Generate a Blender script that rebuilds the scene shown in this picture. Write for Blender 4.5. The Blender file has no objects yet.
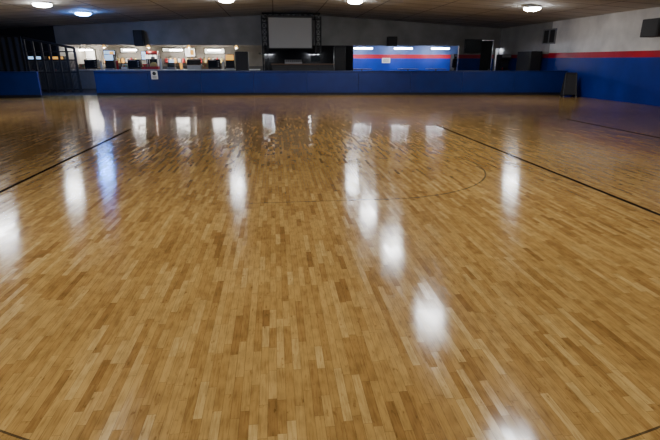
import bpy, bmesh, math, random
from mathutils import Vector, Matrix
random.seed(7)
SC = bpy.context.scene
C = SC.collection
R = math.radians
# ------------------------------------------------------------------ camera model
F = 477.0; H0 = 1.6; P = R(18.54); YW = R(6.35)
cp, sp, cy, sy = math.cos(P), math.sin(P), math.cos(YW), math.sin(YW)
def ray(px, py):
    x = (px-330)/F; y = (220-py)/F
    d = cp + y*sp; v = -sp + y*cp
    return (x*cy + d*sy, d*cy - x*sy, v)
def atY(px, py, Y):
    r = ray(px, py); s = Y/r[1]
    return Vector((r[0]*s, Y, H0 + r[2]*s))
def atX(px, py, X):
    r = ray(px, py); s = X/r[0]
    return Vector((X, r[1]*s, H0 + r[2]*s))
cam_d = bpy.data.cameras.new('camera'); cam = bpy.data.objects.new('camera', cam_d); C.objects.link(cam)
cam_d.sensor_width = 36; cam_d.lens = 36*F/660; cam_d.clip_end = 200
cam.location = (0, 0, H0); cam.rotation_euler = (math.pi/2 - P, 0, -YW)
SC.camera = cam

# ------------------------------------------------------------------ materials
def newmat(name):
    m = bpy.data.materials.new(name); m.use_nodes = True
    nt = m.node_tree; b = nt.nodes['Principled BSDF']
    return m, nt, b
def mat(name, col, rough=.5, metal=0, var=.15, scale=8, emit=0, ecol=None, coat=0):
    m, nt, b = newmat(name)
    b.inputs['Roughness'].default_value = rough; b.inputs['Metallic'].default_value = metal
    b.inputs['Coat Weight'].default_value = coat
    tc = nt.nodes.new('ShaderNodeTexCoord'); nz = nt.nodes.new('ShaderNodeTexNoise')
    nz.inputs['Scale'].default_value = scale; nz.inputs['Detail'].default_value = 4
    nt.links.new(tc.outputs['Object'], nz.inputs['Vector'])
    mx = nt.nodes.new('ShaderNodeMix'); mx.data_type = 'RGBA'
    mx.inputs['A'].default_value = (*[c*(1-var) for c in col], 1)
    mx.inputs['B'].default_value = (*[min(1, c*(1+var)) for c in col], 1)
    nt.links.new(nz.outputs['Fac'], mx.inputs['Factor'])
    nt.links.new(mx.outputs['Result'], b.inputs['Base Color'])
    if emit:
        b.inputs['Emission Color'].default_value = (*(ecol or col), 1)
        b.inputs['Emission Strength'].default_value = emit
    return m
class NT:
    def __init__(s, nt): s.nt = nt
    def m(s, op, a, b=None, c=None, clamp=False):
        n = s.nt.nodes.new('ShaderNodeMath'); n.operation = op; n.use_clamp = clamp
        for i, v in enumerate((a, b, c)):
            if v is None: continue
            if isinstance(v, (int, float)): n.inputs[i].default_value = v
            else: s.nt.links.new(v, n.inputs[i])
        return n.outputs[0]
    def n(s, t, **k):
        n = s.nt.nodes.new(t)
        for a, v in k.items(): setattr(n, a, v)
        return n
    def l(s, a, b): s.nt.links.new(a, b)
    def ramp(s, fac, stops, interp='LINEAR'):
        n = s.nt.nodes.new('ShaderNodeValToRGB'); cr = n.color_ramp; cr.interpolation = interp
        while len(cr.elements) < len(stops): cr.elements.new(.5)
        for e, (p, c) in zip(cr.elements, stops): e.position = p; e.color = (*c, 1)
        s.l(fac, n.inputs[0]); return n.outputs[0]
    def mix(s, f, a, b, mode='MIX'):
        n = s.nt.nodes.new('ShaderNodeMix'); n.data_type = 'RGBA'; n.blend_type = mode
        for k, v in (('Factor', f), ('A', a), ('B', b)):
            if isinstance(v, (int, float)): n.inputs[k].default_value = v
            elif isinstance(v, tuple): n.inputs[k].default_value = (*v, 1)
            else: s.l(v, n.inputs[k])
        return n.outputs['Result']

def wood_floor():
    m, nt, b = newmat('maple_floor'); N = NT(nt)
    g = N.n('ShaderNodeNewGeometry'); sep = N.n('ShaderNodeSeparateXYZ'); N.l(g.outputs['Position'], sep.inputs[0])
    x, y = sep.outputs[0], sep.outputs[1]
    def noise(sx, sy_, detail=2, z=None):
        v = N.n('ShaderNodeCombineXYZ'); N.l(N.m('MULTIPLY', x, sx), v.inputs[0]); N.l(N.m('MULTIPLY', y, sy_), v.inputs[1])
        if z is not None: N.l(z, v.inputs[2])
        n = N.n('ShaderNodeTexNoise'); n.inputs['Scale'].default_value = 1; n.inputs['Detail'].default_value = detail
        N.l(v.outputs[0], n.inputs['Vector']); return n.outputs['Fac']
    W = .044
    u = N.m('DIVIDE', x, W); row = N.m('FLOOR', u); fu = N.m('FRACT', u)
    w1 = N.n('ShaderNodeTexWhiteNoise', noise_dimensions='1D'); N.l(row, w1.inputs['W'])
    s1 = N.n('ShaderNodeSeparateColor'); N.l(w1.outputs['Color'], s1.inputs[0])
    L = N.m('MULTIPLY_ADD', s1.outputs[0], .28, .22)
    v = N.m('ADD', N.m('DIVIDE', y, L), N.m('MULTIPLY', s1.outputs[1], 37.0))
    v = N.m('ADD', v, N.m('MULTIPLY', noise(0.0, .9, 0, N.m('MULTIPLY', row, 3.7)), 1.1))
    idv = N.m('FLOOR', v); fv = N.m('FRACT', v)
    cb = N.n('ShaderNodeCombineXYZ'); N.l(row, cb.inputs[0]); N.l(idv, cb.inputs[1])
    w2 = N.n('ShaderNodeTexWhiteNoise', noise_dimensions='2D'); N.l(cb.outputs[0], w2.inputs['Vector'])
    s2 = N.n('ShaderNodeSeparateColor'); N.l(w2.outputs['Color'], s2.inputs[0])
    tone = N.ramp(w2.outputs['Value'], [(0, (.235, .122, .034)), (.05, (.30, .166, .047)), (.5, (.375, .222, .065)), (.85, (.425, .262, .082)), (1, (.48, .315, .110))])
    gf = noise(120, 9, 4, N.m('MULTIPLY', s2.outputs[1], 50.0))
    gr = N.ramp(gf, [(.3, (.64, .58, .52)), (.52, (1, 1, 1)), (.75, (1.06, 1.04, 1.0))])
    col = N.mix(.7, tone, gr, 'MULTIPLY')
    bg = N.ramp(noise(.55, .55, 3), [(.3, (.82, .80, .78)), (.7, (1.05, 1.05, 1.05))])
    col = N.mix(1.0, col, bg, 'MULTIPLY')
    sc = N.ramp(noise(16, 9, 8), [(.36, (.83, .82, .81)), (.58, (1.04, 1.04, 1.04))])
    col = N.mix(1.0, col, sc, 'MULTIPLY')
    fl = N.ramp(noise(42, 16, 3, N.m('MULTIPLY', s2.outputs[0], 9.0)), [(.64, (1, 1, 1)), (.74, (.52, .45, .39))])
    col = N.mix(.8, col, fl, 'MULTIPLY')
    e1m = N.m('MULTIPLY', N.m('MINIMUM', fu, N.m('SUBTRACT', 1.0, fu)), W)
    e2 = N.m('MULTIPLY', N.m('MINIMUM', fv, N.m('SUBTRACT', 1.0, fv)), L)
    ed = N.m('MINIMUM', e1m, e2)
    seam = N.m('LESS_THAN', ed, .0010)
    col = N.mix(N.m('MULTIPLY', seam, .55), col, (.06, .026, .008))
    def vline(xc, hw, ylo, yhi):
        a = N.m('LESS_THAN', N.m('ABSOLUTE', N.m('SUBTRACT', x, xc)), hw)
        return N.m('MULTIPLY', a, N.m('MULTIPLY', N.m('LESS_THAN', y, yhi), N.m('GREATER_THAN', y, ylo)))
    def circ(xc, yc, r, hw):
        dx = N.m('SUBTRACT', x, xc); dy = N.m('SUBTRACT', y, yc)
        d = N.m('SQRT', N.m('ADD', N.m('MULTIPLY', dx, dx), N.m('MULTIPLY', dy, dy)))
        return N.m('LESS_THAN', N.m('ABSOLUTE', N.m('SUBTRACT', d, r)), hw)
    lines = N.m('MAXIMUM', vline(-3.54, .032, -4, 12.2), vline(4.12, .032, -4, 12.2))
    lines = N.m('MAXIMUM', lines, vline(8.25, .04, -4, 13))
    lines = N.m('MAXIMUM', lines, vline(-8.2, .04, -4, 13))
    c1 = N.m('MULTIPLY', circ(.6, 5.60, 4.15, .006), N.m('LESS_THAN', y, 4.0))
    c2 = N.m('MULTIPLY', circ(1.3, 7.35, 1.9, .012), N.m('GREATER_THAN', x, .9))
    c3 = N.m('MULTIPLY', N.m('LESS_THAN', N.m('ABSOLUTE', N.m('SUBTRACT', y, 5.46)), .010), N.m('LESS_THAN', N.m('ABSOLUTE', N.m('SUBTRACT', x, .55)), .9))
    col = N.mix(N.m('MULTIPLY', N.m('MAXIMUM', c2, c3), .6), col, (.02, .015, .01))
    col = N.mix(N.m('MULTIPLY', c1, .8), col, (.012, .01, .01))
    col = N.mix(N.m('MULTIPLY', lines, .97), col, (.004, .004, .006))
    N.l(col, b.inputs['Base Color'])
    # worn varnish: patches, scratches along the boards and seams break up the gloss
    scr = N.ramp(noise(60, 2.2, 3), [(.52, (0, 0, 0)), (.66, (1, 1, 1))])
    ro = N.m('ADD', N.m('MULTIPLY_ADD', noise(3, 3, 6), .06, .06), N.m('MULTIPLY', s2.outputs[0], .05))
    ro = N.m('ADD', ro, N.m('MULTIPLY', scr, .05))
    N.l(ro, b.inputs['Roughness'])
    sp_ = N.m('MULTIPLY', N.m('SUBTRACT', 1.0, lines), N.m('MULTIPLY_ADD', s2.outputs[1], .16, .18)); N.l(sp_, b.inputs['Specular IOR Level'])
    b.inputs['Anisotropic'].default_value = .6
    tg = N.n('ShaderNodeCombineXYZ'); tg.inputs[1].default_value = 1.0
    N.l(tg.outputs[0], b.inputs['Tangent'])
    h1 = N.m('MULTIPLY', s2.outputs[2], .00003)
    h2 = N.m('MULTIPLY', noise(.6, 1.0, 1), .0011)
    h3 = N.m('MULTIPLY', noise(4, 10, 1), .00018)
    ht = N.m('ADD', N.m('ADD', h1, h2), h3)
    bp = N.n('ShaderNodeBump'); bp.inputs['Strength'].default_value = 1.0; bp.inputs['Distance'].default_value = 1.0
    N.l(ht, bp.inputs['Height']); N.l(bp.outputs[0], b.inputs['Normal'])
    return m

def band_wall(name, stops, rough=.45, far=None):
    m, nt, b = newmat(name); N = NT(nt)
    g = N.n('ShaderNodeNewGeometry'); sep = N.n('ShaderNodeSeparateXYZ'); N.l(g.outputs['Position'], sep.inputs[0])
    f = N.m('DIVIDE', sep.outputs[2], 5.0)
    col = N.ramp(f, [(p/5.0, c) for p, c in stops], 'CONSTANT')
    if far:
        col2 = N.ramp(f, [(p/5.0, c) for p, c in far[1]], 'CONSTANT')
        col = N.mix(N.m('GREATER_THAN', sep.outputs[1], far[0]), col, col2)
    nz = N.n('ShaderNodeTexNoise'); nz.inputs['Scale'].default_value = .9; nz.inputs['Detail'].default_value = 5; N.l(g.outputs['Position'], nz.inputs['Vector'])
    dirt = N.ramp(nz.outputs['Fac'], [(.3, (.66, .66, .66)), (.65, (1, 1, 1))])
    N.l(N.mix(1.0, col, dirt, 'MULTIPLY'), b.inputs['Base Color'])
    br = N.n('ShaderNodeTexBrick'); br.inputs['Scale'].default_value = 1
    br.inputs['Brick Width'].default_value = .4; br.inputs['Row Height'].default_value = .2; br.inputs['Mortar Size'].default_value = .006
    cb = N.n('ShaderNodeCombineXYZ'); N.l(N.m('ADD', sep.outputs[0], sep.outputs[1]), cb.inputs[0]); N.l(sep.outputs[2], cb.inputs[1])
    N.l(cb.outputs[0], br.inputs['Vector'])
    bp = N.n('ShaderNodeBump'); bp.inputs['Strength'].default_value = .25; bp.inputs['Distance'].default_value = .004; bp.invert = True
    N.l(br.outputs['Fac'], bp.inputs['Height']); N.l(bp.outputs[0], b.inputs['Normal'])
    b.inputs['Roughness'].default_value = rough
    return m
BLUE = (.001, .026, .32); RED = (.54, .004, .022); WHITE = (.78, .77, .75)
M = {
 'floor': wood_floor(),
 'carpet': mat('dark_carpet', (.02, .02, .03), .95, scale=60),
 'band': band_wall('banded_wall', [(0, BLUE), (1.69, RED), (1.92, WHITE)], .3, far=(24.3, [(0, (.002, .022, .2)), (1.69, (.26, .006, .02)), (1.88, (.36, .35, .33))])),  # far stretch repeats the bands darker, its dimness put into the colour
 'corner': band_wall('corner_wall', [(0, (.002, .022, .2)), (1.69, (.26, .006, .02)), (1.9, (.26, .25, .24))]),  # same bands in dimmed colours, so the corner looks poorly lit
 'soffit': band_wall('soffit_paint', [(0, (.25, .245, .24)), (4.9, (.25, .245, .24))]),
 'cream': band_wall('cream_wall', [(0, (.14, .13, .12)), (1.2, (.38, .335, .27))]),
 'recess': band_wall('recess_wall', [(0, (.001, .03, .36)), (1.70, (.60, .004, .024)), (1.98, (.13, .21, .52))]),
 'black': mat('black_paint', (.012, .012, .014), .6),
 'blackmetal': mat('black_metal', (.02, .02, .022), .4, .6),
 'drape': mat('black_drape', (.008, .008, .01), .9, scale=3),
 'blue': mat('blue_barrier_paint', (.001, .016, .135), .42, scale=2, var=.3),
 'bluetop': mat('blue_cap', (.002, .014, .10), .4),
 'kick': mat('kick_strip', (.004, .006, .016), .5),
 'white': mat('white_plastic', (.7, .7, .7), .4),
 'screen': mat('screen_fabric', (.37, .37, .365), .8, scale=1, var=.05),
 'grille': mat('speaker_grille', (.025, .025, .027), .7, scale=120, var=.6),
 'steel': mat('brushed_steel', (.5, .5, .5), .3, .9),
 'grey': mat('grey_plastic', (.2, .2, .21), .5),
 'lampbody': mat('white_lamp_body', (.7, .7, .68), .5),
 'wood': mat('dark_wood', (.10, .05, .025), .45, scale=5, var=.3),
 'glass': mat('dark_glass', (.02, .025, .03), .08),
 'lens': mat('lamp_lens', (1, .99, .97), .4, emit=100, ecol=(.97, .985, 1)),
 'lens_cool': mat('cool_lamp_lens', (.7, .8, 1), .4, emit=185, ecol=(.08, .29, 1)),
 'tube': mat('fluorescent_tube', (1, 1, 1), .4, emit=105, ecol=(.85, .92, 1)),
 'tube_warm': mat('warm_tube', (1, 1, 1), .4, emit=105, ecol=(1, .97, .92)),
 'tube_glint': mat('glint_tube', (1, 1, 1), .4, emit=130, ecol=(.9, .95, 1)),
 'menu': mat('lit_menu', (.8, .8, .75), .4, emit=2.8, ecol=(1, .96, .88)),
 'menu_blue': mat('lit_menu_blue', (.3, .45, .8), .4, emit=1.5, ecol=(.4, .65, 1)),
 'orange': mat('orange_print', (.75, .32, .05), .5, emit=1.0, ecol=(1, .5, .1)),
 'ink': mat('dark_ink', (.03, .03, .03), .6),
 'red': mat('red_paint', (.5, .02, .02), .4),
 'paper': mat('paper', (.75, .75, .72), .8),
 'yellow': mat('popcorn', (.75, .55, .2), .8, scale=40, var=.5),
 'green': mat('green_plastic', (.05, .3, .08), .35),
 'brown': mat('cardboard', (.36, .22, .11), .8),
 'shade': mat('lamp_shade', (.5, .2, .05), .5, emit=1.3, ecol=(1, .55, .15)),
}
def ceil_mat():
    m, nt, b = newmat('ceiling_panels'); N = NT(nt)
    g = N.n('ShaderNodeNewGeometry'); sep = N.n('ShaderNodeSeparateXYZ'); N.l(g.outputs['Position'], sep.inputs[0])
    nz = N.n('ShaderNodeTexNoise'); nz.inputs['Scale'].default_value = .8; nz.inputs['Detail'].default_value = 6; N.l(g.outputs['Position'], nz.inputs['Vector'])
    col = N.ramp(nz.outputs['Fac'], [(.3, (.44, .425, .395)), (.7, (.60, .58, .545))])
    fy = N.m('FRACT', N.m('DIVIDE', sep.outputs[1], 1.2)); fx = N.m('FRACT', N.m('DIVIDE', sep.outputs[0], 2.4))
    jn = N.m('MAXIMUM', N.m('LESS_THAN', fy, .07), N.m('LESS_THAN', fx, .025))
    N.l(N.mix(N.m('MULTIPLY', jn, .7), col, (.07, .065, .06)), b.inputs['Base Color'])
    b.inputs['Roughness'].default_value = .8
    return m
M['ceil'] = ceil_mat()

# ------------------------------------------------------------------ geometry helpers
class MB:
    def __init__(s): s.bm = bmesh.new()
    def box(s, c, d, rot=None, bev=0):
        r = bmesh.ops.create_cube(s.bm, size=1)
        mt = Matrix.Translation(c) @ (rot.to_4x4() if rot is not None else Matrix()) @ Matrix.Diagonal((*d, 1))
        bmesh.ops.transform(s.bm, matrix=mt, verts=r['verts'])
        if bev:
            es = list({e for v in r['verts'] for e in v.link_edges})
            bmesh.ops.bevel(s.bm, geom=es, offset=bev, segments=2, profile=.5, affect='EDGES')
        return s
    def span(s, a, b, bev=0):
        a, b = Vector(a), Vector(b)
        return s.box((a+b)/2, [max(abs(q), 1e-4) for q in (b-a)], bev=bev)
    def cyl(s, a, b, r, r2=None, n=12):
        a, b = Vector(a), Vector(b); d = b-a
        q = d.to_track_quat('Z', 'Y').to_matrix().to_4x4()
        bmesh.ops.create_cone(s.bm, cap_ends=True, segments=n, radius1=r, radius2=r if r2 is None else r2, depth=d.length,
                              matrix=Matrix.Translation((a+b)/2) @ q)
        return s
    def lathe(s, prof, n=28, org=(0, 0, 0)):
        o = Vector(org); rings = []
        for (r, z) in prof:
            if r < 1e-5: rings.append([s.bm.verts.new(o+Vector((0, 0, z)))])
            else: rings.append([s.bm.verts.new(o+Vector((r*math.cos(2*math.pi*k/n), r*math.sin(2*math.pi*k/n), z))) for k in range(n)])
        for A, B in zip(rings, rings[1:]):
            for k in range(n):
                k2 = (k+1) % n
                if len(A) == 1 and len(B) == 1: continue
                if len(A) == 1: s.bm.faces.new((A[0], B[k2], B[k]))
                elif len(B) == 1: s.bm.faces.new((A[k], A[k2], B[0]))
                else: s.bm.faces.new((A[k], A[k2], B[k2], B[k]))
        return s
    def prism(s, pts, x0, x1):
        A = [s.bm.verts.new((x0, p[0], p[1])) for p in pts]; B = [s.bm.verts.new((x1, p[0], p[1])) for p in pts]
        s.bm.faces.new(A); s.bm.faces.new(B[::-1]); n = len(pts)
        for k in range(n): s.bm.faces.new((A[k], B[k], B[(k+1) % n], A[(k+1) % n]))
        return s
    def prism_y(s, pts, y0, y1):
        A = [s.bm.verts.new((p[0], y0, p[1])) for p in pts]; B = [s.bm.verts.new((p[0], y1, p[1])) for p in pts]
        s.bm.faces.new(A); s.bm.faces.new(B[::-1]); n = len(pts)
        for k in range(n): s.bm.faces.new((A[k], B[k], B[(k+1) % n], A[(k+1) % n]))
        return s
    def build(s, name, m, parent=None, smooth=False):
        bmesh.ops.recalc_face_normals(s.bm, faces=s.bm.faces)
        me = bpy.data.meshes.new(name); s.bm.to_mesh(me); s.bm.free()
        if smooth:
            for p in me.polygons: p.use_smooth = True
        o = bpy.data.objects.new(name, me); me.materials.append(M[m]); C.objects.link(o)
        if parent: o.parent = parent
        return o
def tag(o, label, cat, group=None):
    o['label'] = label; o['category'] = cat
    if group: o['group'] = group
    return o
def thing(name, label, cat, loc=(0, 0, 0), rz=0, group=None):
    o = bpy.data.objects.new(name, None); C.objects.link(o); o.empty_display_size = .2
    o.location = loc; o.rotation_euler = (0, 0, rz)
    return tag(o, label, cat, group)
def struct(name, mb, m):
    o = mb.build(name, m); o['kind'] = 'structure'; return o

# ------------------------------------------------------------------ shell
XL, XR, YF, YB = -15.2, 13.9, -5.0, 30.0
XS = -12.1         # left end of the snack bar opening
YR = 36.8          # rear wall of the recesses
YE = 24.75         # end of the wooden floor
XC = 1.15
ZR, ZE = 4.15, 3.38
def zc(x): return ZR - abs(x-XC)*(ZR-ZE)/13.45
struct('floor', MB().span((XL-.2, YF-.2, -.1), (XR+.2, YE, 0)), 'floor')
struct('floor_walkway', MB().span((XL-.2, YE, -.1), (XR+.2, YR+.4, -.001)), 'carpet')
struct('ceiling', MB().prism_y([(XL-.2, zc(XL-.2)), (XC, ZR), (XR+.2, zc(XR+.2)), (XR+.2, zc(XR+.2)+.15), (XC, ZR+.15), (XL-.2, zc(XL-.2)+.15)], YF-.2, YB+.2), 'ceil')
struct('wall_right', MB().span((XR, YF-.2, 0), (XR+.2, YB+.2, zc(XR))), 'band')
struct('wall_left', MB().span((XL-.2, YF-.2, 0), (XL, YR+.2, zc(XL-.2))), 'black')
struct('wall_front', MB().prism_y([(XL, 0), (XR, 0), (XR, zc(XR)), (XC, ZR), (XL, zc(XL))], YF-.2, YF), 'black')
ZS = 2.42          # soffit underside
ZK = 2.84          # recess ceiling
XP = 11.3          # right end of the soffit
struct('wall_back', MB().prism_y([(XS, ZS), (XP, ZS), (XP, zc(XP)), (XC, ZR), (XS, zc(XS))], YB, YB+.18), 'soffit')
struct('wall_back_left', MB().prism_y([(XL, 0), (XS, 0), (XS, zc(XS)), (XL, zc(XL))], YB, YB+.18), 'drape')
struct('wall_side_left', MB().span((XS-.15, YB+.18, 0), (XS, YR, ZK)), 'cream')
struct('wall_stage', MB().span((-.55, YB+.02, 0), (4.75, YB+.16, ZS)), 'drape')
d1a, d1b = atY(480, 60, YB).x, atY(492, 60, YB).x
d2a, d2b = atY(494.5, 60, YB).x, atY(500.5, 60, YB).x
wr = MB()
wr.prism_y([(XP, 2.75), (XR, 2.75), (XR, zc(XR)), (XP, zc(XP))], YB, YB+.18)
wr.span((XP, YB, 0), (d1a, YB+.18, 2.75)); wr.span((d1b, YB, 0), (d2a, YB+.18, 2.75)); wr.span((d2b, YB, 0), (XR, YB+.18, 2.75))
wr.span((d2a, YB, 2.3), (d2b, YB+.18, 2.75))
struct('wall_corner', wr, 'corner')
struct('wall_rear_left', MB().span((XS, YR, 0), (-.45, YR+.2, ZK)), 'cream')
struct('wall_rear_right', MB().span((4.65, YR, 0), (XR+.2, YR+.2, ZK)), 'recess')
struct('wall_divider_left', MB().span((-.55, YB+.16, 0), (-.4, YR, ZK)), 'cream')
struct('wall_divider_right', MB().span((4.6, YB+.16, 0), (4.75, YR, ZK)), 'recess')
struct('wall_side_right', MB().span((XR, YB+.2, 0), (XR+.2, YR, ZK)), 'cream')
struct('ceiling_recess', MB().span((XS, YB+.18, ZK), (XR, YR+.1, ZK+.1)), 'white')
d = struct('door_1', MB().span((d1a+.02, YB+.05, 0), (d1b-.02, YB+.1, 2.72)), 'black')
MB().cyl((d1b-.12, YB+.02, 1.05), (d1b-.12, YB+.06, 1.05), .03).box((d1b-.16, YB+.005, 1.05), (.12, .02, .025)).build('door_handle', 'steel', d)
fr = MB()
for x in (d2a-.03, d2b+.03): fr.span((x-.04, YB-.03, 0), (x+.04, YB+.0, 2.34))
fr.span((d2a-.07, YB-.03, 2.28), (d2b+.07, YB, 2.36))
struct('trim_1', fr, 'grey')

# ------------------------------------------------------------------ rink barrier
def barrier(A, B, label):
    A, B = Vector(A), Vector(B); w = (B-A).length; c = (A+B)/2
    t = thing('rink_barrier', label, 'barrier', (c.x, c.y, 0), math.atan2(B.y-A.y, B.x-A.x))
    n = max(1, round(w/2.44)); pw = w/n
    for k in range(n):
        a = -w/2+k*pw
        MB().span((a+.004, -.06, .12), (a+pw-.004, .06, 1.06), bev=.006).build('panel', 'blue', t)
    MB().span((-w/2, -.055, 0), (w/2, .055, .12)).build('kick_board', 'kick', t)
    MB().span((-w/2, -.085, 1.06), (w/2, .085, 1.12), bev=.015).build('top_rail', 'bluetop', t)
    return t
barrier((XL+.02, 23.35), (atY(42, 97, 23.35).x, 23.35), 'short blue rink wall section at the left edge, beyond the opening')
BA = Vector((-8.42, 24.55)); BB = Vector((XR-.02, 22.45))
bt = barrier(BA, BB, 'long low blue rink wall running across the far end of the floor')
r = ray(155, 75); u = r[0]/r[1]
k_ = (u*BA.y-BA.x)/((BB.x-BA.x)-u*(BB.y-BA.y)); pn = BA+(BB-BA)*k_
zn = H0+r[2]*pn.y/r[1]
ang = bt.rotation_euler.z
t = thing('notice', 'small white notice sheet fixed to the front of the long blue rink wall', 'sign', (pn.x+math.sin(ang)*.088, pn.y-math.cos(ang)*.088, zn), ang)
MB().box((0, .008, 0), (.30, .034, .38)).build('sheet', 'paper', t)
MB().cyl((0, -.009, .07), (0, -.013, .07), .085, n=24).build('symbol', 'ink', t)
for k in range(3): MB().box((0, -.011, -.06-.04*k), (.2, .004, .016)).build('printed_line', 'ink', t)

# ------------------------------------------------------------------ ceiling lamps
def lamp(x, y, lens, label, drop=.0):
    z = zc(x)
    t = thing('ceiling_light', label, 'light', (x, y, z), 0, 'round lamps on the rink ceiling')
    MB().cyl((0, 0, .03), (0, 0, -.03-drop), .2, n=24).build('mount', 'lampbody', t)
    q = -drop
    MB().lathe([(0, q-.02), (.32, q-.02), (.34, q-.045), (.32, q-.05), (0, q-.045)]).build('reflector', 'lampbody', t, True)
    MB().lathe([(.31, q-.045), (.315, q-.065), (.29, q-.11), (.18, q-.15), (0, q-.165)]).build('lens', lens, t, True)
    return t
lamp(-8.4, 20.2, 'lens', 'bright round ceiling lamp nearest the top left corner of the hall')
lamp(-8.3, 23.9, 'lens_cool', 'cool bluish round ceiling lamp above the opening in the rink wall')
lamp(-1.85, 21.6, 'lens', 'round ceiling lamp left of the projection screen, cut by the top edge')
lamp(3.5, 21.8, 'lens', 'round ceiling lamp just right of the projection screen')
lamp(10.15, 19.4, 'lens', 'largest bright round ceiling lamp, near the white right wall', .05)
for (x, y) in [(-8.5, 15), (3.35, 17), (3.4, 13.3), (3.3, 9.2), (3.35, 5.3), (-2.2, 4.9), (-2.2, 1.2), (3.3, 1.0)]:  # the nearest lamps are unseen, added to light the near floor
    lamp(x, y, 'lens', 'unseen round lamp overhead, most of them showing as reflections on the floor', .05)

# ------------------------------------------------------------------ projection screen and truss
YT = 28.0
a = atY(268, 17.5, YT); b_ = atY(312, 48, YT)
t = thing('projection_screen', 'large pale projection screen hanging in the black truss', 'screen', ((a.x+b_.x)/2, YT-.02, b_.z))
w = b_.x-a.x; hh = a.z-b_.z
MB().box((0, 0, hh/2), (w, .015, hh)).build('fabric', 'screen', t)
for s in (-1, 1): MB().box((s*(w/2+.02), 0, hh/2), (.06, .03, hh+.05)).build('side_border', 'black', t)
MB().box((0, 0, -.03), (w+.1, .04, .06), bev=.01).build('weight_bar', 'black', t)
MB().box((0, .0, hh+.06), (w+.15, .12, .12), bev=.02).build('roller_case', 'black', t)
def truss(mb, A, B, wd, step):
    A, B = Vector(A), Vector(B); d = (B-A); L = d.length; d.normalize()
    s1 = Vector((0, 1, 0)); s2 = d.cross(s1).normalized()
    cs = [(s1*i+s2*j)*wd/2 for i, j in ((-1, -1), (1, -1), (1, 1), (-1, 1))]
    for c in cs: mb.cyl(A+c, B+c, .03, n=8)
    n = max(2, int(L/step))
    for k in range(n):
        p0 = A+d*(L*k/n); p1 = A+d*(L*(k+1)/n)
        for q in range(4):
            c0, c1 = cs[q], cs[(q+1) % 4]
            if k % 2: c0, c1 = c1, c0
            mb.cyl(p0+c0, p1+c1, .016, n=6)
            mb.cyl(p0+c0, p0+c1, .016, n=6)
    return mb
tl = atY(264.5, 11, YT).x-.05; tr = atY(318.5, 11, YT).x
zt = min(zc(tl-.2), zc(tr+.2))-.19
t = thing('lighting_truss', 'black lattice truss gantry framing the projection screen', 'truss', ((tl+tr)/2, YT+.25, 0))
hw = (tr-tl)/2
truss(MB(), (-hw, .0, .02), (-hw, 0, zt), .28, .3).build('upright', 'blackmetal', t)
truss(MB(), (hw, 0, .02), (hw, 0, zt), .28, .3).build('upright', 'blackmetal', t)
truss(MB(), (-hw-.1, 0, zt+.0), (hw+.1, 0, zt+.0), .28, .3).build('top_beam', 'blackmetal', t)
for s in (-1, 1): MB().box((s*hw, 0, .01), (.6, .6, .02)).build('base_plate', 'blackmetal', t)
for px, l in ((266, 'strip light added for a floor glint, on the dark wall below the left edge of the screen'), (314, 'strip light added for a floor glint, on the dark wall below the right edge of the screen')):  # added strips, tube hidden behind a lip, only to glint on the floor
    x = atY(px, 54, 29.8).x
    q = thing('glint_light', l, 'light', (x, YB+.02, 1.95), 0, 'strip lights added for floor glints')
    MB().box((0, -.16, .04), (.8, .32, .02)).box((0, -.315, .006), (.8, .012, .072)).build('housing', 'black', q)
    MB().cyl((-.35, -.05, .0), (.35, -.05, .0), .028).build('tube', 'tube_glint', q, True)

# ------------------------------------------------------------------ speakers
def speaker(loc, rz, w, dp, h, label, mount=None, group=None):
    t = thing('loudspeaker', label, 'speaker', loc, rz, group)
    MB().box((0, 0, h/2), (w, dp, h), bev=.02).build('cabinet', 'black', t)
    MB().box((0, -dp/2-.008, h/2), (w*.88, .02, h*.92), bev=.006).build('grille', 'grille', t)
    if mount == 'wall':
        MB().box((0, dp/2+.10, h/2), (.08, .2, .08)).box((0, dp/2+.19, h/2), (.2, .02, .3)).build('bracket', 'blackmetal', t)
    if mount == 'feet':
        for i in (-1, 1):
            for j in (-1, 1): MB().cyl((i*w*.38, j*dp*.38, -.02), (i*w*.38, j*dp*.38, .01), .03).build('foot', 'blackmetal', t)
    return t
p = atY(139.5, 46, YB-.6); q = atY(139.5, 30, YB-.6)
speaker((p.x, YB-.46, p.z), 0, .5, .5, q.z-p.z, 'black speaker on the pale upper wall above the snack counter', 'wall', 'speakers on the upper back wall')
p = atY(392.5, 46, YB-.6); q = atY(392.5, 36.5, YB-.6)
speaker((p.x, YB-.41, p.z), 0, .55, .4, q.z-p.z, 'black speaker on the upper wall above the blue and red striped recess', 'wall', 'speakers on the upper back wall')
p = atX(656, 37, XR-.4); q = atX(656, 19, XR-.4)
speaker((XR-.46, p.y, p.z), R(-90), .85, .5, q.z-p.z, 'big black speaker high on the white right wall', 'wall')
p0, p1 = atY(236, 70, 28.9).x, atY(249, 70, 28.9).x
speaker(((p0+p1)/2, 28.9, .02), 0, p1-p0, .6, atY(240, 52, 28.6).z, 'tall black floor speaker left of the screen beside the snack counter', 'feet')
p0, p1 = atY(334, 70, 28.7).x, atY(345, 70, 28.7).x
speaker(((p0+p1)/2, 28.7, .02), 0, p1-p0, .6, atY(340, 47, 28.7).z, 'tall black floor speaker right of the screen', 'feet')
p0, p1 = atX(535, 70, XR-.4).y, atX(521, 70, XR-.4).y
speaker((XR-.42, (p0+p1)/2, .02), R(-90), min(abs(p1-p0), 1.5), .6, atX(527, 52, XR-.4).z, 'black cabinet speaker standing against the right wall behind the rink wall', 'feet')

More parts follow.
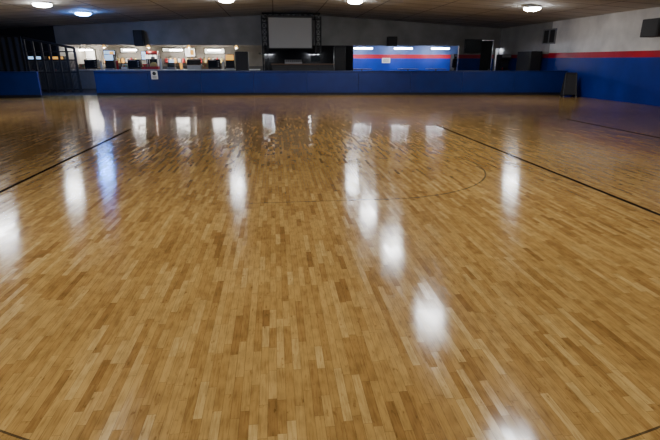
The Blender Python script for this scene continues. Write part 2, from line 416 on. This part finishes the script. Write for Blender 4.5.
# ------------------------------------------------------------------ DJ booth below the screen
xa, xb = atY(272, 60, 26.8).x, atY(333, 60, 26.8).x
t = thing('sound_booth', 'long black sound booth below the projection screen', 'booth', ((xa+xb)/2, 26.8, 0))
w = xb-xa
MB().box((0, 0, .68), (w, .7, 1.36), bev=.02).build('body', 'black', t)
MB().box((0, 0, 1.39), (w+.1, .8, .05), bev=.012).build('top', 'wood', t)
for k in range(4): MB().box((-w/2+(k+.5)*w/4, -.36, .7), (w/4-.1, .02, 1.0), bev=.006).build('front_panel', 'grille', t)
t = thing('mixing_desk', 'sloped grey mixing desk on top of the sound booth', 'mixer', ((xa+xb)/2-.5, 26.8, 1.416))
MB().prism([(-.25, 0), (.28, 0), (.28, .2), (-.25, .07)], -.45, .45).build('chassis', 'grey', t)
for i in range(8):
    for j in range(3): MB().cyl((-.35+.1*i, -.15+.14*j, .09+.035*j), (-.35+.1*i, -.15+.14*j, .13+.035*j), .018, n=8).build('knob', 'black', t)
t = thing('monitor', 'small dark monitor standing on the sound booth', 'screen', ((xa+xb)/2+.7, 26.85, 1.416))
MB().box((0, 0, .26), (.55, .05, .36), bev=.01).build('bezel', 'black', t)
MB().box((0, -.028, .26), (.49, .008, .3)).build('display', 'glass', t)
MB().box((0, .02, .05), (.06, .04, .1)).box((0, 0, .009), (.3, .2, .016), bev=.005).build('stand', 'blackmetal', t)

# ------------------------------------------------------------------ recess lighting
def tubelight(px, Y, L, m, label, x=None, z=-.345):
    if x is None: x = atY(px, 47, Y).x
    t = thing('fluorescent_light', label, 'light', (x, Y, ZK), 0, 'strip lights under the rear ceilings')
    for s in (-1, 1): MB().cyl((s*L*.35, 0, .01), (s*L*.35, 0, z+.085), .012).build('hanger', 'grey', t)
    MB().box((0, 0, z+.065), (L, .22, .05), bev=.01).build('housing', 'white', t)
    for s in (-1, 1): MB().cyl((-L/2+.05, s*.06, z), (L/2-.05, s*.06, z), .03).build('tube', m, t, True)
    for s in (-1, 1): MB().box((s*(L/2-.03), 0, z+.005), (.05, .2, .1)).build('end_cap', 'white', t)
for px, l in ((86, 'strip light at the far left of the snack bar'), (130, 'strip light behind the left part of the snack counter'),
              (176, 'strip light over the middle of the snack counter'), (214, 'strip light at the right end of the snack bar')):
    tubelight(px, 33.4, .9, 'tube_warm', l, z=-.64)
for px, l in ((363, 'strip light at the left end of the blue striped recess'), (403, 'strip light in the middle of the blue striped recess'),
              (440, 'strip light at the right end of the blue striped recess')):
    tubelight(px, 35.4, 1.4, 'tube', l, z=-.46)
tubelight(0, 31.2, .6, 'tube', 'strip light inside the narrow lit doorway on the right', x=13.25, z=-.62)

# ------------------------------------------------------------------ snack bar
xa, xb = XS+.2, -.9
t = thing('snack_counter', 'long snack bar counter with a pale top behind the rink wall', 'counter', ((xa+xb)/2, 30.7, 0))
w = xb-xa
for k in range(5):
    MB().box((-w/2+(k+.5)*w/5, 0, .51), (w/5-.01, .6, 1.02), bev=.008).build('front_panel', 'grey', t)
MB().box((0, -.05, 1.05), (w+.1, .8, .06), bev=.015).build('worktop', 'white', t)
YM = 34.4          # a partition carries the menu boards
struct('wall_menu', MB().span((XS, YM, 0), (-.6, YM+.12, ZK)), 'cream')
def menu(px0, px1, py0, py1, label, face, deco):
    a = atY(px0, py0, YM-.06); b = atY(px1, py1, YM-.06)
    w = b.x-a.x; h = a.z-b.z
    t = thing('menu_board', label, 'sign', ((a.x+b.x)/2, YM, b.z), 0)
    MB().box((0, -.04, h/2), (w, .08, h), bev=.01).build('frame', 'blackmetal', t)
    MB().box((0, -.083, h/2), (w-.1, .01, h-.1)).build('lit_face', face, t)
    if deco == 'lines':
        for k in range(5): MB().box((-w*.08+.03*(k % 2), -.09, h*.8-k*h*.14), (w*.6, .006, h*.05)).build('printed_line', 'ink', t)
    elif deco == 'picture':
        MB().box((w*.18, -.09, h*.5), (w*.35, .006, h*.6)).build('picture', 'orange', t)
        for k in range(4): MB().box((-w*.22, -.09, h*.75-k*h*.16), (w*.32, .006, h*.05)).build('printed_line', 'ink', t)
menu(77, 97, 49, 64, 'large bright menu board at the left end of the snack bar', 'menu', 'lines')
menu(103, 116, 50, 57, 'bluish lit board between two bright menu boards', 'menu_blue', 'picture')
menu(120, 137, 47.5, 53, 'wide low bright menu board below the wall speaker', 'menu', 'picture')
menu(140.5, 147, 51, 60, 'narrow bluish lit board left of the middle of the snack bar', 'menu_blue', 'lines')
menu(162, 180, 47.5, 52, 'wide low lit menu board near the middle of the snack bar', 'menu', 'lines')
menu(184, 196, 48, 57, 'lit menu board with a coloured picture, second from the right', 'menu', 'picture')
menu(204, 225, 48, 54, 'wide lit menu board at the right end of the snack bar', 'menu', 'lines')
ZT = 1.081
def cx(px): return atY(px, 60, 30.6).x
def popcorn(px):
    t = thing('popcorn_machine', 'red popcorn machine with a glass case on the snack counter', 'popcorn machine', (cx(px), 30.65, ZT))
    MB().box((0, 0, .08), (.6, .5, .16), bev=.01).build('base', 'red', t)
    for i in (-1, 1):
        for j in (-1, 1): MB().box((i*.28, j*.23, .48), (.03, .03, .66)).build('corner_post', 'steel', t)
    MB().lathe([(0, .17), (.2, .17), (.24, .25), (.15, .36), (0, .4)]).build('popcorn', 'yellow', t, True)
    MB().prism([(-.25, .8), (.25, .8), (.25, .9), (.12, 1.02), (-.12, 1.02), (-.25, .9)], -.3, .3).build('roof', 'red', t)
    MB().lathe([(0, .56), (.12, .56), (.13, .7), (.02, .72), (.02, .81), (0, .81)]).build('kettle', 'steel', t, True)
popcorn(153)
def dispenser(px, label, m):
    t = thing('drink_dispenser', label, 'dispenser', (cx(px), 30.65, ZT), 0, 'drink machines on the snack counter')
    MB().box((0, .05, .42), (.5, .5, .84), bev=.02).build('body', 'black', t)
    MB().box((0, -.205, .66), (.46, .02, .3), bev=.006).build('front_sign', m, t)
    MB().box((0, -.28, .03), (.46, .2, .06), bev=.008).build('drip_tray', 'steel', t)
    for k in range(4): MB().cyl((-.17+.113*k, -.24, .46), (-.17+.113*k, -.24, .38), .02).build('nozzle', 'black', t)
dispenser(110, 'drink machine with a bluish lit front on the snack counter', 'menu_blue')
dispenser(230, 'drink machine with an orange front at the right end of the snack counter', 'orange')
t = thing('food_warmer', 'steel food warmer with a curved glass guard on the snack counter', 'food warmer', (cx(194), 30.65, ZT))
MB().box((0, 0, .12), (.8, .5, .24), bev=.01).build('body', 'steel', t)
for k in range(6): MB().cyl((-.36, -.18+.07*k, .26), (.36, -.18+.07*k, .26), .022).build('roller', 'steel', t)
MB().prism([(-.24, .24), (-.22, .24), (-.1, .5), (.2, .56), (.2, .58), (-.11, .52)], -.4, .4).build('guard', 'glass', t)
def oven(px, label):
    t = thing('pizza_oven', label, 'oven', (cx(px), 30.7, ZT), 0, 'black ovens on the snack counter')
    MB().box((0, 0, .3), (.7, .5, .52), bev=.02).build('body', 'black', t)
    MB().box((-.08, -.26, .3), (.46, .03, .36), bev=.006).build('door', 'glass', t)
    MB().cyl((-.28, -.29, .5), (.12, -.29, .5), .014).build('handle', 'steel', t)
    for k in range(3): MB().cyl((.26, -.24, .18+.12*k), (.26, -.28, .18+.12*k), .03).build('dial', 'steel', t)
    for i in (-1, 1):
        for j in (-1, 1): MB().cyl((i*.3, j*.2, 0), (i*.3, j*.2, .06), .025).build('foot', 'blackmetal', t)
oven(134, 'black countertop oven left of the popcorn machine')
oven(214, 'black countertop oven right of the steel food warmer')
oven(91, 'black countertop oven below the large bright menu board')
def cups(px, m, label, h=.42):
    t = thing('cup_stack', label, 'cups', (cx(px), 30.45, ZT), 0, 'stacks of cups on the snack counter')
    pr = [(0, 0), (.05, 0)]
    n = 9
    for k in range(n): z = .1+(h-.1)*k/n; pr += [(.062, z), (.07, z+.004), (.07, z+.016), (.06, z+.02)]
    pr += [(.055, h-.01), (0, h-.01)]
    MB().lathe(pr, 16).build('cups', m, t)
    MB().lathe([(.062, h-.015), (.072, h-.01), (.072, h), (.055, h), (0, h-.008)], 16).build('top_rim', 'white', t)
cups(101.5, 'paper', 'stack of white cups left of the bluish drink machine')
cups(117.5, 'red', 'stack of red cups right of the bluish drink machine', .5)
cups(161, 'paper', 'stack of white cups right of the popcorn machine', .6)
cups(181, 'orange', 'stack of orange cups left of the steel food warmer', .36)
cups(223, 'paper', 'stack of white cups beside the orange fronted drink machine')
t = thing('cash_register', 'dark cash register on the middle of the snack counter', 'cash register', (cx(171), 30.6, ZT))
MB().box((0, 0, .06), (.45, .45, .12), bev=.01).build('drawer', 'grey', t)
MB().prism([(-.2, .12), (.2, .12), (.2, .34), (.08, .36), (-.2, .18)], -.2, .2).build('body', 'black', t)
MB().box((0, .1, .46), (.3, .04, .16), bev=.01).build('display', 'menu_blue', t)
MB().cyl((0, .12, .33), (0, .12, .42), .02).build('display_post', 'black', t)
def boxes(px, m, label, w=.35, h=.3):
    t = thing('snack_box', label, 'box', (cx(px), 30.7, ZT), 0, 'snack boxes on the counter')
    MB().prism([(-.16, 0), (.16, 0), (.16, h), (.12, h), (.12, .03), (-.12, .03), (-.14, h*.5), (-.16, h*.5)], -w/2, w/2).build('carton', m, t)
    for k in range(3):
        for j in range(2):
            MB().box((-w*.3+w*.3*k, -.05+.1*j, .03+h*.33), (w*.22, .07, h*.62), bev=.01).build('packet', ('yellow', 'red', 'green')[(k+j) % 3], t)
boxes(80, 'brown', 'snack box with bright packets at the left end of the counter')
boxes(123.5, 'paper', 'white snack box below the bright board under the wall speaker')
boxes(144, 'red', 'red snack box left of the popcorn machine')
boxes(204.5, 'brown', 'snack box right of the steel food warmer')
def shelf(pa, pb, nb, off, lab, tail):
    xa2, xb2 = atY(pa, 61, YM-.2).x, atY(pb, 61, YM-.2).x
    t = thing('wall_shelf', lab, 'shelf', ((xa2+xb2)/2, YM, 1.40))
    MB().box((0, -.16, 0), (xb2-xa2, .32, .04), bev=.008).build('board', 'wood', t)
    for s in (-.8, 0, .8): MB().prism([(-.28, -.02), (0, -.02), (0, -.24)], s*(xb2-xa2)/2-.015, s*(xb2-xa2)/2+.015).build('bracket', 'grey', t)
    for k in range(nb):
        m_, l_ = (('red', 'red'), ('yellow', 'yellow'), ('orange', 'orange'), ('white', 'white'))[(k+off) % 4]
        t = thing('syrup_bottle', 'small %s bottle on the shelf %s' % (l_, tail), 'bottle', (xa2+.15+(xb2-xa2-.3)*k/(nb-1), YM-.17, 1.421), 0, '%s bottles on the shelf %s' % (l_, tail))
        MB().lathe([(0, 0), (.08, 0), (.085, .02), (.085, .22), (.04, .28), (.03, .32), (0, .32)], 14).build('body', m_, t, True)
        MB().cyl((0, 0, .315), (0, 0, .355), .035).build('cap', 'black', t)
shelf(164, 224, 14, 0, 'long dark wall shelf below the menu boards at the right of the snack bar', 'right of the popcorn machine')
shelf(103, 138, 8, 2, 'short dark wall shelf below the boards at the left of the snack bar', 'left of the popcorn machine')
def fridge(px, label):
    x = atY(px, 60, YM-.4).x
    t = thing('drinks_fridge', label, 'fridge', (x, YM-.42, 0))
    MB().box((0, 0, .98), (.75, .7, 1.92), bev=.02).build('cabinet', 'white', t)
    d = MB().box((0, -.37, .92), (.68, .04, 1.5), bev=.008).build('door', 'glass', t)
    MB().cyl((.27, -.42, .7), (.27, -.42, 1.2), .016).build('handle', 'steel', d)
    MB().box((0, -.36, 1.8), (.7, .03, .22), bev=.006).build('lit_header', 'menu', t)
    MB().box((0, 0, .02), (.7, .6, .04)).build('plinth', 'black', t)
fridge(153, 'white drinks fridge with a lit header behind the popcorn machine')
for px, l in ((106, 'orange pendant lamp over the left part of the snack counter'), (150, 'orange pendant lamp over the popcorn machine'),
              (190, 'orange pendant lamp over the steel food warmer'), (237, 'orange pendant lamp at the right end of the snack counter')):
    t = thing('pendant_lamp', l, 'light', (cx(px), 30.55, ZK), 0, 'pendant lamps over the snack counter')
    MB().cyl((0, 0, .01), (0, 0, -.42), .01, n=8).build('cord', 'black', t)
    MB().lathe([(0, -.40), (.04, -.40), (.13, -.56), (.12, -.56), (.03, -.42), (0, -.42)], 20).build('lamp_shade', 'shade', t, True)
    MB().lathe([(0, -.44), (.04, -.48), (.05, -.53), (.03, -.57), (0, -.58)], 14).build('bulb', 'tube_warm', t, True)

# ------------------------------------------------------------------ right recess
a = atY(382, 58, YR); b = atY(390, 63, YR)
t = thing('wall_sign', 'small white sign on the blue striped rear wall right of the screen', 'sign', ((a.x+b.x)/2, YR, (a.z+b.z)/2))
w, h = b.x-a.x, a.z-b.z
MB().box((0, -.015, 0), (w, .03, h), bev=.005).build('board', 'paper', t)
for k in range(3): MB().box((0, -.032, h*.25-k*h*.24), (w*.7, .006, h*.08)).build('printed_line', 'ink', t)
def table(px, label):
    x = atY(px, 68, 31.6).x
    t = thing('cafe_table', label, 'table', (x, 31.6, 0), 0, 'tables in the blue striped recess')
    MB().box((0, 0, 1.05), (1.2, .7, .05), bev=.012).build('table_top', 'wood', t)
    MB().cyl((0, 0, .03), (0, 0, 1.03), .045).build('pedestal', 'blackmetal', t)
    MB().lathe([(0, .04), (.06, .05), (.3, .015), (.3, 0), (0, 0)]).build('base', 'blackmetal', t, True)
table(362, 'tall dark table at the left end of the blue striped recess')
table(408, 'tall dark table under the white sign in the blue striped recess')
table(436, 'tall dark table nearest the arcade cabinet in the blue striped recess')
def arcade(px, Y, label, h=1.8, w=.75, scr='glass', marq='grey', x=None):
    if x is None: x = atY(px, 68, Y).x
    t = thing('arcade_cabinet', label, 'arcade machine', (x, Y, 0))
    pr = [(-.35, 0), (.4, 0), (.4, h), (-.25, h), (-.3, h-.22), (-.05, h-.3), (.05, h*.6), (-.4, h*.53), (-.4, h*.47), (-.3, h*.42)]
    MB().prism(pr, -w/2, w/2).build('body', 'black', t)
    MB().box((0, -.02, h*.715), (w*.78, .03, h*.2), Matrix.Rotation(R(-12), 3, 'X')).build('display', scr, t)
    MB().box((0, -.285, h-.11), (w*.9, .02, .17), Matrix.Rotation(R(13), 3, 'X')).build('marquee', marq, t)
    k = MB(); k.cyl((-.15, -.22, h*.55), (-.15, -.22, h*.55+.1), .012); k.lathe([(0, .03), (.025, .01), (.025, -.01), (0, -.03)], 10, (-.15, -.22, h*.55+.11))
    k.build('joystick', 'red', t)
    return t
arcade(459, 31.0, 'dark arcade cabinet at the right end of the blue striped recess', 1.95, .95)
p = atY(472, 54, YB-.3); q = atY(472, 38, YB-.3)
t = thing('television', 'black television hung at the right end of the upper back wall', 'television', (p.x, YB-.36, p.z), R(8))
h = q.z-p.z
MB().box((0, 0, h/2), (1.15, .07, h*.85), bev=.015).build('bezel', 'black', t)
MB().box((0, -.037, h/2), (1.07, .008, h*.85-.08)).build('display', 'glass', t)
MB().box((0, .14, h/2), (.1, .24, .1)).box((0, .25, h/2), (.3, .03, .3)).build('bracket', 'blackmetal', t)
arcade(0, 28.4, 'dark arcade cabinet in the right corner beside the narrow lit doorway', 1.9, .6, x=13.5)

# ------------------------------------------------------------------ right wall items
a = atX(557, 29, XR); b = atX(543, 44, XR)
y0, y1 = a.y, b.y; z1 = min(atX(550, 29, XR).z, zc(XR)-.1); z0 = atX(550, 44, XR).z
t = thing('wall_frame', 'dark two-pane frame high on the right wall behind the rink wall', 'frame', (XR, (y0+y1)/2, z0), R(-90))
w = abs(y1-y0); h = z1-z0
for zz in (.03, h-.03): MB().box((0, -.03, zz), (w, .06, .06)).build('frame_rail', 'grey', t)
for xx in (-w/2, 0, w/2): MB().box((xx, -.03, h/2), (.06, .06, h)).build('frame_stile', 'grey', t)
for s in (-1, 1): MB().box((s*w/4, -.02, h/2), (w/2-.08, .02, h-.08)).build('pane', 'grille', t)
t = thing('skate_trainer', 'compact dark wheeled skate trainer parked at the right wall corner', 'skate trainer', (13.35, 21.2, 0), R(-20))
for s in (-1, 1):
    f = MB()
    f.cyl((s*.26, -.34, .07), (s*.26, .34, .07), .04); f.cyl((s*.26, .32, .07), (s*.22, .05, 1.02), .04); f.cyl((s*.26, -.32, .07), (s*.22, .05, 1.02), .04)
    f.cyl((s*.24, .18, .5), (s*.24, -.14, .5), .03)
    f.build('side_frame', 'black', t)
    MB().prism([(-.28, .10), (.28, .10), (.08, .95), (.02, .95)], s*.24-.012, s*.24+.012).build('side_panel', 'black', t)
MB().cyl((-.22, .05, 1.02), (.22, .05, 1.02), .045).build('handle_bar', 'black', t)
MB().cyl((-.26, .32, .07), (.26, .32, .07), .03).build('cross_bar', 'black', t)
MB().prism([(-.315, .12), (-.295, .12), (.03, .98), (.01, .98)], -.23, .23).build('front_panel', 'black', t)
MB().prism([(.295, .12), (.315, .12), (.09, .98), (.07, .98)], -.23, .23).build('back_panel', 'black', t)
for s in (-1, 1):
    for yy in (-.3, .3):
        MB().cyl((s*.26-.02, yy, .045), (s*.26+.02, yy, .045), .045, n=16).build('wheel', 'grey', t)

# ------------------------------------------------------------------ left dark corner
def drape(x0, x1, y, z1, label):
    t = thing('drape', label, 'curtain', ((x0+x1)/2, y, 0))
    w = x1-x0; n = 60; bm = MB()
    top = [(-w/2+w*k/n, .06*math.sin(k*1.1)) for k in range(n+1)]
    A = [bm.bm.verts.new((x, yy, .02)) for x, yy in top]; B = [bm.bm.verts.new((x, yy*.7, z1)) for x, yy in top]
    for k in range(n): bm.bm.faces.new((A[k], A[k+1], B[k+1], B[k]))
    bm.build('cloth', 'drape', t, True)
    MB().cyl((-w/2-.05, 0, z1+.02), (w/2+.05, 0, z1+.02), .03).build('rod', 'blackmetal', t)
    for s in (-1, 1): MB().cyl((s*(w/2+.03), 0, 0), (s*(w/2+.03), 0, z1+.02), .025).build('pole', 'blackmetal', t)
drape(XL+.15, atY(24, 60, 25.5).x, 25.5, atY(12, 37, 25.5).z, 'tall black drape at the left edge behind the rink wall')
xa = atY(27, 60, 27).x; xb = atY(76, 60, 27).x
t = thing('metal_framework', 'black lattice frame with a sloping top rail beyond the rink opening', 'frame', ((xa+xb)/2, 27.0, 0))
w = xb-xa; za = atY(27, 38, 27).z; zb = atY(76, 48, 27).z
def zt_(x): return za+(zb-za)*(x+w/2)/w
for k in range(7):
    x = -w/2+w*k/6; MB().box((x, 0, zt_(x)/2), (.10, .10, zt_(x))).build('post', 'black', t)
MB().cyl((-w/2, 0, za), (w/2, 0, zb), .06).build('sloping_rail', 'black', t)
for z in (.15, 1.0, 1.6, 2.0): MB().box((0, 0, z), (w, .06, .06)).build('cross_rail', 'black', t)
for j in range(36):
    x = -w/2+(j+.5)*w/36; MB().cyl((x, 0, .15), (x, 0, 1.6), .02, n=6).build('bar', 'black', t)
arcade(38, 28.6, 'dark arcade cabinet with a dim bluish top sign, nearest the black drape', 1.8, .8, 'glass', 'menu_blue')
arcade(60, 29.2, 'dark arcade cabinet with a dim orange top sign, beside the snack bar', 1.8, .8, 'glass', 'orange')

# ------------------------------------------------------------------ world
wd = bpy.data.worlds.new('world'); SC.world = wd; wd.use_nodes = True
wd.node_tree.nodes['Background'].inputs[0].default_value = (.02, .02, .025, 1)
wd.node_tree.nodes['Background'].inputs[1].default_value = .3
